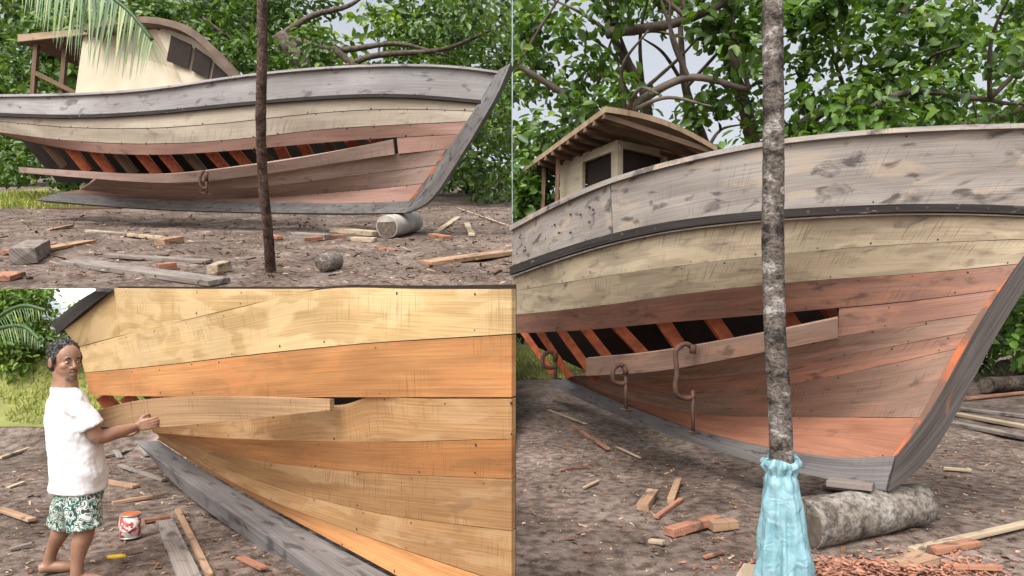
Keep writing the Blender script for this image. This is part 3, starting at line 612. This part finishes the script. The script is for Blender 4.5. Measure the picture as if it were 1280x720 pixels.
M_chipR=simple('red_shaving',(.42,.21,.14),(.22,.10,.065),scale=22,lo=.4,hi=.6); M_chipP=simple('pale_chip',(.45,.33,.22),(.3,.2,.13),scale=30); M_litter=simple('dry_leaf',(.20,.10,.055),(.10,.055,.035),scale=12)
pts=[]
for _ in range(1900):
    x=random.gauss(2.7,.45); y=random.gauss(4.85,.17)
    if y>4.4: 
        h=.07*math.exp(-((x-2.75)/.45)**2-((y-4.85)/.2)**2); pts.append((gp(x,y)+Vector((0,0,h*random.random())),random.uniform(.6,1.5)))
chips('wood_shavings',pts,.022,M_chipR)
pts=[(gp(random.uniform(.05,7),random.uniform(4.4,11)),random.uniform(.3,1)) for _ in range(1500)]+[(gp(random.uniform(-6,-.1),random.uniform(4.3,9)),random.uniform(.3,1)) for _ in range(1000)]
chips('wood_chips',pts,.022,M_chipP)
pts=[(gp(random.uniform(.05,8),random.uniform(4.4,13)),random.uniform(.4,1.2)) for _ in range(1800)]+[(gp(random.uniform(-6,-.1),random.uniform(4.3,9)),random.uniform(.4,1.2)) for _ in range(1000)]
chips('leaf_litter',pts,.03,M_litter)
pts=[]
for _ in range(2100):
    y=13.3+22*random.random()**1.2; x=random.uniform(-.8*y,-.05); P=Vector((x,y,zA(y)+.05)); pts.append((P,random.uniform(.4,1.3)))
chips('wood_chips',pts[:1000],.06,M_chipP,UPA); chips('leaf_litter',pts[1000:],.07,M_litter,UPA)
# ---------------------------------------------------------------- foliage
def limb(name,pts,r0,r1,parent,seg=8,mat=None): return tube(pts,[r0,(r0+r1)*.55,r1],seg,name,mat or M_bark,parent,n=26,jit=.06)
T=empty('cashew_tree')
limb('trunk',[(5.6,12.6,-.1),(5.3,12.4,1.6),(4.8,12.1,3.0),(4.3,11.8,3.8)],.34,.22,T,12)
BR=[[(4.3,11.8,3.8),(3.2,11.2,4.6),(2.2,10.8,4.6),(1.2,10.4,5.0),(.1,10.2,5.6)],[(4.3,11.8,3.8),(4.6,11.4,4.8),(5.4,11,5.4),(6.6,10.8,5.7)],[(4.3,11.8,3.8),(3.9,11.2,5.0),(3.4,10.6,5.9),(3.3,10.2,7.2)],
    [(2.2,10.8,4.6),(2.0,10.4,5.3),(1.5,10.1,6.0),(1.4,10,6.8)],[(5.4,11,5.4),(6,10.7,6.3),(6.3,10.5,7.2)],[(3.2,11.2,4.6),(2.7,10.6,5.4),(2.5,10.2,6.4)],[(4.6,11.4,4.8),(6.2,11,4.7),(8,10.8,5.1)],[(4.8,12.1,3.0),(3.0,11.6,3.7),(1.5,11.2,3.9),(.3,11,3.6)],[(5.3,12.4,1.6),(6.6,12,3.2),(8.2,11.6,4.2)],
    [(2.2,10.8,4.6),(1.6,9.6,4.7),(2.4,9.3,5.1),(3.2,9.2,4.9)],[(4.3,11.8,3.8),(4.6,9.8,4.4),(5.3,9.4,4.9),(6.5,9.3,4.8)],[(1.4,10,6.0),(2.4,9.3,5.9),(3.4,9.0,6.3)]]
for i,q in enumerate(BR): limb('limb_%d'%i,q,.15 if i<3 or i in(6,7,8) else .08,.035,T)
for i in range(60):
    q=random.choice(BR); a=Vector(q[random.randint(1,len(q)-1)]); b=a+Vector((random.uniform(-1.2,1.2),random.uniform(-1.4,.3),random.uniform(-.3,1.4)))
    if a.x>.1 and b.x>.1: limb('twig_%d'%i,[a,a.lerp(b,.5)+Vector((random.uniform(-.2,.2),0,random.uniform(-.1,.2))),b],.035,.012,T,5)
cs=[];rs=[]
for _ in range(350):
    y=random.uniform(8.8,13.5); px=random.uniform(625,1320); x=(px-640)/F*y; top=CH+.47*y+.6
    z=random.uniform(3.9,top) ; 
    if noise.noise(Vector((x*.8+3,y*.4,z*.9)))<-.04: continue
    if abs(x-1.7)<1.5 and y<11 and z<4.7: continue
    cs.append((x,y,z)); rs.append(random.uniform(.28,.58))
leaves('foliage',cs,rs,60,.18,M_leafB,T,clipB,aspect=.55)
cs=[(random.uniform(0,.5),random.uniform(10.4,11.6),random.uniform(3.0,4.2)) for _ in range(36)]
leaves('low_foliage',cs,[.35]*36,45,.15,M_leafB,T,clipB,aspect=.55)
cs=[];rs=[]
for _ in range(240):
    y=random.uniform(17,24); x=random.uniform(0,18); z=random.uniform(.4,8.0)
    if x<2.2 and z<1.4: continue
    if z>3 and noise.noise(Vector((x*.5,y*.3,z*.5+9)))<-.05 : continue
    cs.append((x,y,z)); rs.append(random.uniform(.7,1.3))
leaves('tree_line',cs,rs,65,.36,M_leafB,None,clipB,aspect=.5)
cs=[(x,random.uniform(48,56),random.uniform(0,8)) for x in rng.uniform(0,48,110)]
leaves('tree_line',cs,[2.4]*110,50,1.0,M_leafC,None,clipB,aspect=.6)
# --- A : trees behind
T=empty('cashew_tree')
PA=S
limb('trunk',[PA(395,170,37),PA(392,110,37),PA(370,70,36),PA(350,45,36)],.8,.4,T)
for i,q in enumerate([[(350,45),(420,62),(500,55),(560,70)],[(350,45),(390,20),(440,5),(470,-20)],[(350,45),(320,60),(290,48),(250,20)],[(420,62),(440,80),(520,92),(600,84)],[(392,110),(450,75),(560,60),(630,30)],[(370,70),(300,75),(240,60)]]):
    limb('limb_%d'%i,[PA(a,b,37.0) for a,b in q],.2,.07,T)
cs=[];rs=[]
for _ in range(620):
    y=random.uniform(32.5,45); px=random.uniform(-20,655); x=(px-640)/F*y; py=random.uniform(-25,150); z=CH+(HOR-py)/F*y
    if noise.noise(Vector((x*.18,y*.1,z*.25+2)))<-.07: continue
    if 110<px<300 and y<34: continue
    cs.append((x,y,z)); rs.append(random.uniform(.8,1.7))
leaves('foliage',cs,rs,55,.44,M_leafA,T,clipA,aspect=.5)
cs=[];rs=[]
for _ in range(230):
    y=random.uniform(36,52); px=random.uniform(-20,655); x=(px-640)/F*y
    z=zA(y)+random.uniform(.2,5)
    if px<90 and z<zA(y)+1.2: continue
    cs.append((x,y,z)); rs.append(random.uniform(1.0,1.8))
leaves('shrub',cs,rs,65,.44,M_leafA,None,clipA,aspect=.5)
cs=[((px-640)/F*y,y,zA(y)+random.uniform(0,17)) for px,y in zip(rng.uniform(-30,660,170),rng.uniform(62,72,170))]
leaves('tree_line',cs,[3.0]*170,50,1.2,M_leafC,None,clipA,aspect=.6)
def frond(name,spine,n,ln,wid,drop,parent=None,tw=1,clip=None):
    C=cr(spine,n); V=[];Fc=[];tn=[]
    for i in range(2,n):
        t=(C[min(i+1,n-1)]-C[i-1]).normalized(); f=i/(n-1); l=ln*(math.sin(math.pi*(.12+.8*f))**.6)
        for sgn in (-1,1):
            side=t.cross(Vector((0,-1,.3))).normalized()*sgn
            dr=(t*.55+side*.75+drop*random.uniform(.8,1.3)+Vector([random.uniform(-.12,.12) for _ in range(3)])).normalized()
            w=t*wid; tint=random.random(); p=C[i]; prev=None
            for k in range(5):
                g=k/4; q=p+dr*l*g+drop*l*.35*g*g; ww=w*(1-g*g)*.5+w*.03
                pair=(len(V),len(V)+1); V+=[q-ww,q+ww]; tn+=[tint,tint]
                if prev: Fc.append((prev[0],prev[1],pair[1],pair[0]))
                prev=pair
    me=bpy.data.meshes.new(name); me.from_pydata([tuple(v) for v in V],[],Fc); me.materials.append(M_palm)
    at=me.attributes.new('tint','FLOAT','POINT'); at.data.foreach_set('value',np.array(tn,np.float32))
    o=bpy.data.objects.new(name,me); scene.collection.objects.link(o); o.parent=parent
    tube(C,[.03]*n,6,name+'_rachis',M_palm,parent)
    return o
PT=empty('palm_tree')
frond('frond_1',[S(30,-60,11.5),S(80,-35,11.4),S(130,-10,11.3),S(165,18,11.2),S(190,50,11.2)],50,1.05,.04,Vector((-.1,0,-1)),PT)
frond('frond_2',[S(0,-70,12),S(60,-50,12),S(110,-20,12),S(140,20,12)],34,1.0,.04,Vector((-.2,0,-.9)),PT)
# --- C : shrubs on the bank
cs=[];rs=[]
for _ in range(190):
    y=random.uniform(11.2,12.7); px=random.uniform(-20,120); x=(px-640)/F*y; z=random.uniform(hgt(-8,y)+.1,2.35)
    if px>50 and z>1.75+random.uniform(0,.2): continue
    cs.append((x,y,z)); rs.append(random.uniform(.18,.34))
for _ in range(70):
    px=random.uniform(-20,52); y=random.uniform(11.2,11.9); cs.append(((px-640)/F*y,y,random.uniform(1.9,2.35))); rs.append(.24)
leaves('shrub',cs,rs,60,.11,M_leafC,None,clipC,aspect=.5)
PT=empty('palm_tree')
frond('frond_1',[S(-30,430,10.9),S(0,395,10.8),S(30,382,10.7),S(58,388,10.6)],30,.28,.022,Vector((.1,0,-.7)),PT)
frond('frond_2',[S(-30,420,10.9),S(0,410,10.8),S(30,408,10.7),S(50,425,10.6)],30,.28,.022,Vector((.1,0,-.7)),PT)
msk,nt,b=newmat('glowing_sky_card'); b.inputs['Base Color'].default_value=(.8,.85,.9,1); b.inputs['Emission Color'].default_value=(.85,.92,1,1); b.inputs['Emission Strength'].default_value=.6
mkobj('sky_card',[(-8.16,11.8,1.25),(-7.2,11.8,1.25),(-7.2,11.8,CH+39.3/F*11.8),(-8.16,11.8,CH+39.3/F*11.8)],[(0,1,2,3)],msk)  # flat backdrop card with added glow, stands in for bright sky
# ---------------------------------------------------------------- paint can, chisel
E=empty('paint_can'); c=G(163,672); z=c.z
mcan,nt,b=newmat('can_label'); g=N(nt,'ShaderNodeTexCoord'); n_=N(nt,'ShaderNodeTexNoise',Scale=14,Detail=3); nt.links.new(g.outputs['Object'],n_.inputs['Vector'])
nt.links.new(ramp(nt,n_.outputs[0],[(.45,(.7,.68,.66)),(.5,(.5,.05,.03)),(.6,(.35,.03,.02)),(.62,(.7,.68,.66))]).outputs[0],b.inputs['Base Color']); b.inputs['Roughness'].default_value=.4
mtin=simple('tin',(.45,.43,.42),(.3,.28,.27),rough=.4,metal=.6)
tube([c+Vector((0,0,.005)),c+Vector((0,0,.185))],[.078,.078],28,'body',mcan,E)
for h in (.006,.186): tube([c+Vector((0,0,h)),c+Vector((0,0,h+.012))],[.082,.082],28,'rim',mtin,E)
tube([c+Vector((0,0,.198)),c+Vector((0,0,.2))],[.07,.07],24,'paint',M_or,E)
tube([c+Vector((-.08,-.01,.17)),c+Vector((-.06,-.06,.10)),c+Vector((0,-.09,.07)),c+Vector((.06,-.06,.10)),c+Vector((.08,-.01,.17))],[.003]*5,6,'bail_handle',mtin,E,n=16)
E=empty('chisel'); my=simple('yellow_plastic',(.75,.45,.02),rough=.4)
tube([G(134,700)+Vector((0,0,.02)),G(139,700)+Vector((0,0,.02)),G(150,699)+Vector((0,0,.02)),G(158,699)+Vector((0,0,.02))],[.012,.018,.02,.014],10,'handle',my,E)
tube([G(158,699)+Vector((0,0,.02)),G(178,698)+Vector((0,0,.012))],[.006,.007],6,'blade',mtin,E)
# ---------------------------------------------------------------- man
man=empty('man')
def fuse(name,parts,mat,vox,smooth_it=6,disp=None):
    V=[];Fc=[]
    for v,f in parts:
        k=len(V); V+=list(v); Fc+=[tuple(i+k for i in q) for q in f]
    o=mkobj(name,V,Fc,mat,man)
    r=o.modifiers.new('r','REMESH'); r.mode='VOXEL'; r.voxel_size=vox; r.use_smooth_shade=True
    s=o.modifiers.new('s','SMOOTH'); s.iterations=smooth_it; s.factor=.5
    if disp:
        t=bpy.data.textures.new(name,'CLOUDS'); t.noise_scale=disp[0]; d=o.modifiers.new('d','DISPLACE'); d.texture=t; d.strength=disp[1]; d.texture_coords='LOCAL'
    return o
def ell(c,r,R=None,su=20,sv=14):
    V=[];Fc=[]; c=Vector(c)
    for i in range(sv+1):
        th=math.pi*i/sv
        for j in range(su):
            p=Vector((r[0]*math.sin(th)*math.cos(2*math.pi*j/su),r[1]*math.sin(th)*math.sin(2*math.pi*j/su),r[2]*math.cos(th)))
            if R: p=R@p
            V.append(c+p)
    for i in range(sv):
        for j in range(su): Fc.append((i*su+j,(i+1)*su+j,(i+1)*su+(j+1)%su,i*su+(j+1)%su))
    return V,Fc
def T2(pts,rad,seg=14,n=14,ecc=1.0):
    v,f=tube(pts,rad,seg,n=n,ecc=ecc)
    return v,f
def loft(rings,seg=28):
    V=[];Fc=[]
    for c,a,b,yaw in rings:
        for k in range(seg):
            t=2*math.pi*k/seg; x=a*math.cos(t);y=b*math.sin(t); V.append(Vector(c)+Vector((x*math.cos(yaw)-y*math.sin(yaw),x*math.sin(yaw)+y*math.cos(yaw),0)))
    m=len(rings)
    for i in range(m-1):
        for k in range(seg): Fc.append((i*seg+k,i*seg+(k+1)%seg,(i+1)*seg+(k+1)%seg,(i+1)*seg+k))
    Fc.append(tuple(reversed(range(seg))));Fc.append(tuple((m-1)*seg+k for k in range(seg)))
    return V,Fc
M_skin,nt,b=newmat('brown_skin'); tc_=N(nt,'ShaderNodeTexCoord'); n_=N(nt,'ShaderNodeTexNoise',Scale=14,Detail=5); nt.links.new(tc_.outputs['Object'],n_.inputs['Vector'])
nt.links.new(ramp(nt,n_.outputs[0],[(.3,(.24,.125,.08)),(.7,(.34,.185,.12))]).outputs[0],b.inputs['Base Color']); b.inputs['Roughness'].default_value=.5
M_hair=simple('greying_hair',(.014,.013,.012),(.15,.14,.135),scale=60,rough=.95,bump=1.0,lo=.45,hi=.70)
M_beard=simple('stubble',(.09,.06,.045),(.2,.14,.11),scale=60,rough=.9)
M_shirt=simple('white_cotton',(.74,.73,.73),(.64,.63,.64),scale=5,rough=.9,bump=.5)
M_shirt.node_tree.nodes['Bump'].inputs['Distance'].default_value=.06
M_sh,nt,b=newmat('tropical_print'); tc_=N(nt,'ShaderNodeTexCoord'); v_=N(nt,'ShaderNodeTexNoise',Scale=11,Detail=1,Distortion=2.6); nt.links.new(tc_.outputs['Object'],v_.inputs['Vector'])
r_=ramp(nt,v_.outputs[0],[(.0,(.02,.04,.04)),(.38,(.04,.20,.17)),(.44,(.66,.64,.56)),(.50,(.04,.08,.06)),(.56,(.06,.22,.14)),(.60,(.68,.66,.60)),(.68,(.03,.04,.04))]); r_.color_ramp.interpolation='CONSTANT'; nt.links.new(r_.outputs[0],b.inputs['Base Color']); b.inputs['Roughness'].default_value=.85
yaw=math.radians(40); fw=Vector((math.cos(yaw),math.sin(yaw),0)); rt=Vector((math.sin(yaw),-math.cos(yaw),0))
hipc=S(98,605,4.7); shc=S(85,495,4.7); nk=S(81,483,4.7); 
hd=S(82,452,4.7); fd=Vector((.86,-.50,-.06)).normalized()
sd=fd.cross(UPZ).normalized(); hu=sd.cross(fd).normalized(); Rh=Matrix((fd,-sd,hu)).transposed()
HS=1.14
HR=lambda x,y,z: hd+(fd*x+(-sd)*y+hu*z)*HS
def he(c,r,*a): return ell(c,tuple(q*HS for q in r),*a)
shR=shc+rt*.19+Vector((0,0,-.01)); shL=shc-rt*.19+Vector((0,0,-.01))
elR=S(125,547,4.62); wrR=S(171,533,4.845); elL=S(112,534,5.0); wrL=S(152,543,4.94)
knR=S(106,664,4.60); anR=S(96,717,4.60); knL=S(80,657,4.82); anL=S(62,703,4.86)
hR=hipc+rt*.09; hL=hipc-rt*.09
def foot(an):
    a=Vector(an); g=Vector((a.x,a.y,0)); f=(fw*.8+Vector((.3,-.2,0))).normalized()
    return [T2([g+Vector((0,0,.035))-f*.06,g+Vector((0,0,.045)),g+f*.09+Vector((0,0,.035)),g+f*.17+Vector((0,0,.022))],[.036,.042,.042,.026],12,12,1.0)]+[T2([g+f*.155+f.cross(UPZ)*(k*.018)+Vector((0,0,.018)),g+f*(.195-abs(k)*.006)+f.cross(UPZ)*(k*.02)+Vector((0,0,.014))],[.011,.010],8,4) for k in (-2,-1,0,1,2)]
def hand(w,palmdir,updir,out,thumbsgn=1):
    p=palmdir.normalized(); u=(updir-p*updir.dot(p)).normalized(); o=(out-p*out.dot(p)-u*out.dot(u)).normalized()
    P=[]
    for k in (-1.5,-.5,.5,1.5): P.append(T2([w+u*k*.008,w+p*.045+u*k*.017,w+p*.088+u*k*.020],[.019,.016,.0135],10,7))
    for k,l in zip((-1.5,-.5,.5,1.5),(.8,.95,1.0,.9)):
        b0=w+p*.083+u*k*.021
        P.append(T2([b0,b0+p*.032*l+o*.006,b0+p*.055*l+o*.022,b0+p*.066*l+o*.044*l],[.0105,.0095,.009,.0075],8,10))
    b0=w+p*.02+u*.028
    P.append(T2([b0,b0+p*.025+u*.026+o*.01,b0+p*.05+u*.036+o*.024,b0+p*.068+u*.036+o*.040],[.015,.0125,.0105,.0085],8,10))
    return P
parts=[]
parts.append(T2([hR+Vector((0,0,.02)),hR.lerp(knR,.5),knR,knR.lerp(anR,.35)+Vector((-.012,0,0)),anR,Vector((anR.x,anR.y,.045))],[.095,.085,.060,.060,.040,.038],16,24))
parts.append(T2([hL+Vector((0,0,.02)),hL.lerp(knL,.5),knL,knL.lerp(anL,.35)+Vector((-.012,0,0)),anL,Vector((anL.x,anL.y,.045))],[.095,.085,.060,.060,.040,.038],16,24))
parts+=foot(anR)+foot(anL)
parts.append(loft([(hipc-Vector((0,0,.08)),.15,.10,yaw+math.pi/2),(hipc,.17,.12,yaw+math.pi/2),(hipc.lerp(shc,.5),.155,.12,yaw+math.pi/2),(shc-Vector((0,0,.06)),.185,.12,yaw+math.pi/2),(shc,.15,.09,yaw+math.pi/2),(nk,.065,.065,0)]))
parts.append(T2([nk-Vector((0,0,.05)),nk+Vector((.005,0,.04)),hd+Vector((-.01,0,-.06))],[.090,.076,.072],14,8))
parts.append(T2([shR,shR.lerp(elR,.5),elR,elR.lerp(wrR,.3),wrR],[.062,.055,.046,.047,.029],14,22))
parts.append(T2([shL,shL.lerp(elL,.5),elL,elL.lerp(wrL,.3),wrL],[.062,.055,.046,.047,.029],14,22))
parts+=hand(wrR,Vector((1,.16,.20)),Vector((-.15,-.1,1)),Vector((0,1,.05)))
parts+=hand(wrL,Vector((.8,.0,.1)),Vector((0,-.6,-.2)),Vector((0,0,1)))
parts.append(he(HR(-.012,0,.03),(.098,.078,.098),Rh)); parts.append(he(HR(.018,0,-.035),(.072,.064,.085),Rh)); parts.append(he(HR(.05,0,-.092),(.034,.038,.026),Rh))
for s in (-1,1):
    parts.append(he(HR(.055,s*.036,-.02),(.026,.024,.024),Rh)); parts.append(T2([HR(.078,s*.010,.022),HR(.078,s*.042,.022)],[.010,.009],8,4))
    parts.append(he(HR(-.01,s*.080,-.005),(.022,.010,.034),Rh)); parts.append(he(HR(.088,s*.012,-.032),(.011,.009,.008),Rh))
parts.append(T2([HR(.080,0,.018),HR(.098,0,-.012),HR(.108,0,-.030)],[.009,.011,.014],10,8))
parts.append(T2([HR(.078,-.022,-.062),HR(.090,0,-.060),HR(.078,.022,-.062)],[.006,.008,.006],8,8)); parts.append(T2([HR(.076,-.018,-.071),HR(.088,0,-.073),HR(.076,.018,-.071)],[.006,.009,.006],8,8))
fuse('body',parts,M_skin,.0055,4)
hp=[he(HR(-.026,0,.052),(.096,.086,.086),Rh),he(HR(-.055,0,.0),(.064,.079,.080),Rh)]
for s in (-1,1): hp.append(he(HR(.012,s*.076,.02),(.022,.009,.038),Rh))
for _ in range(60):
    a=random.uniform(0,6.28); t=random.uniform(0,1.25); q=(math.sin(t)*math.cos(a)*.094-.026,math.sin(t)*math.sin(a)*.084,math.cos(t)*.086+.052)
    if q[0]>.045: continue
    hp.append(he(HR(*q),(.008,.008,.007),Rh,8,6))
fuse('hair',hp,M_hair,.006,1,(.012,.008))
for s in (-1,1):
    mkobj('eye_%d'%s,*he(HR(.078,s*.030,.004),(.010,.012,.0055),Rh,12,8),simple('eye_white%d'%s,(.5,.47,.43),rough=.3,bump=0),man,smooth=True)
    mkobj('iris_%d'%s,*he(HR(.0850,s*.030,.004),(.0040,.0052,.0048),Rh,10,8),simple('iris%d'%s,(.015,.01,.008),rough=.2,bump=0),man,smooth=True)
    v,f=tube([HR(.086,s*.014,.026),HR(.090,s*.028,.031),HR(.080,s*.046,.026)],[.004,.006,.003],6,n=8); mkobj('eyebrow_%d'%s,v,f,M_hair,man)
v,f=tube([HR(.070,-.032,-.060),HR(.089,-.012,-.050),HR(.095,0,-.048),HR(.089,.012,-.050),HR(.070,.032,-.060)],[.004,.007,.007,.007,.004],8,n=14); mkobj('moustache',v,f,M_beard,man,smooth=True)
fuse('goatee',[he(HR(.062,0,-.092),(.030,.034,.024),Rh)],M_beard,.006,1,(.01,.004))
y2=yaw+math.pi/2
sp=[loft([(hipc+Vector((-.0,0,-.035)),.225,.170,y2),(hipc+Vector((0,0,.08)),.225,.175,y2),(hipc.lerp(shc,.45)+fw*.01,.215,.165,y2),(hipc.lerp(shc,.75),.225,.150,y2),(shc-Vector((0,0,.05)),.215,.125,y2),(shc+Vector((-.005,0,.02)),.15,.10,y2),(nk+Vector((0,0,.0)),.088,.085,y2)])]
for sh,el in ((shR,elR),(shL,elL)):
    m=sh.lerp(el,.72); sp.append(ell(sh-Vector((0,0,.02)),(.075,.075,.075))); sp.append(T2([sh+Vector((0,0,-.03)),sh.lerp(el,.35),m],[.072,.078,.084],18,10))
fuse('t_shirt',sp,M_shirt,.009,6,(.10,.022))
op=[loft([(hipc+Vector((0,0,.05)),.19,.14,y2),(hipc-Vector((0,0,.06)),.20,.15,y2),(hipc-Vector((0,0,.12)),.185,.145,y2)])]
for h,k in ((hR,knR),(hL,knL)):
    op.append(T2([h+Vector((0,0,-.02)),h.lerp(k,.5),k+Vector((0,0,.01))],[.115,.112,.108],20,12))
fuse('board_shorts',op,M_sh,.009,3,(.08,.018))
# ---------------------------------------------------------------- light, sky, camera
w=bpy.data.worlds.new('World'); scene.world=w; w.use_nodes=True; nt=w.node_tree
sk=nt.nodes.new('ShaderNodeTexSky'); sk.sky_type='NISHITA'; sk.sun_disc=False; sk.sun_elevation=math.radians(52); sk.sun_rotation=math.radians(205); sk.dust_density=8.0; sk.air_density=1.0; sk.ozone_density=.5
hs_=nt.nodes.new('ShaderNodeHueSaturation'); hs_.inputs['Saturation'].default_value=.3; hs_.inputs['Value'].default_value=1.9
nt.links.new(sk.outputs[0],hs_.inputs['Color']); nt.links.new(hs_.outputs[0],nt.nodes['Background'].inputs[0]); nt.nodes['Background'].inputs[1].default_value=.15
sl=bpy.data.lights.new('sun','SUN'); sl.energy=1.1; sl.angle=math.radians(16); sl.color=(1,.97,.93); so_=bpy.data.objects.new('sun',sl); scene.collection.objects.link(so_)
az=math.radians(205); el=math.radians(52); dv=Vector((math.sin(az)*math.cos(el),math.cos(az)*math.cos(el),math.sin(el))); so_.rotation_euler=dv.to_track_quat('Z','Y').to_euler()
cd=bpy.data.cameras.new('camera'); co=bpy.data.objects.new('camera',cd); scene.collection.objects.link(co); co.location=CAM; co.rotation_euler=(math.radians(90),0,0)
cd.sensor_width=36; cd.lens=24; cd.shift_y=40/1280; cd.clip_end=2000; cd.clip_start=.05; scene.camera=co
scene.view_settings.view_transform='Standard'; scene.view_settings.look='None'; scene.view_settings.exposure=0
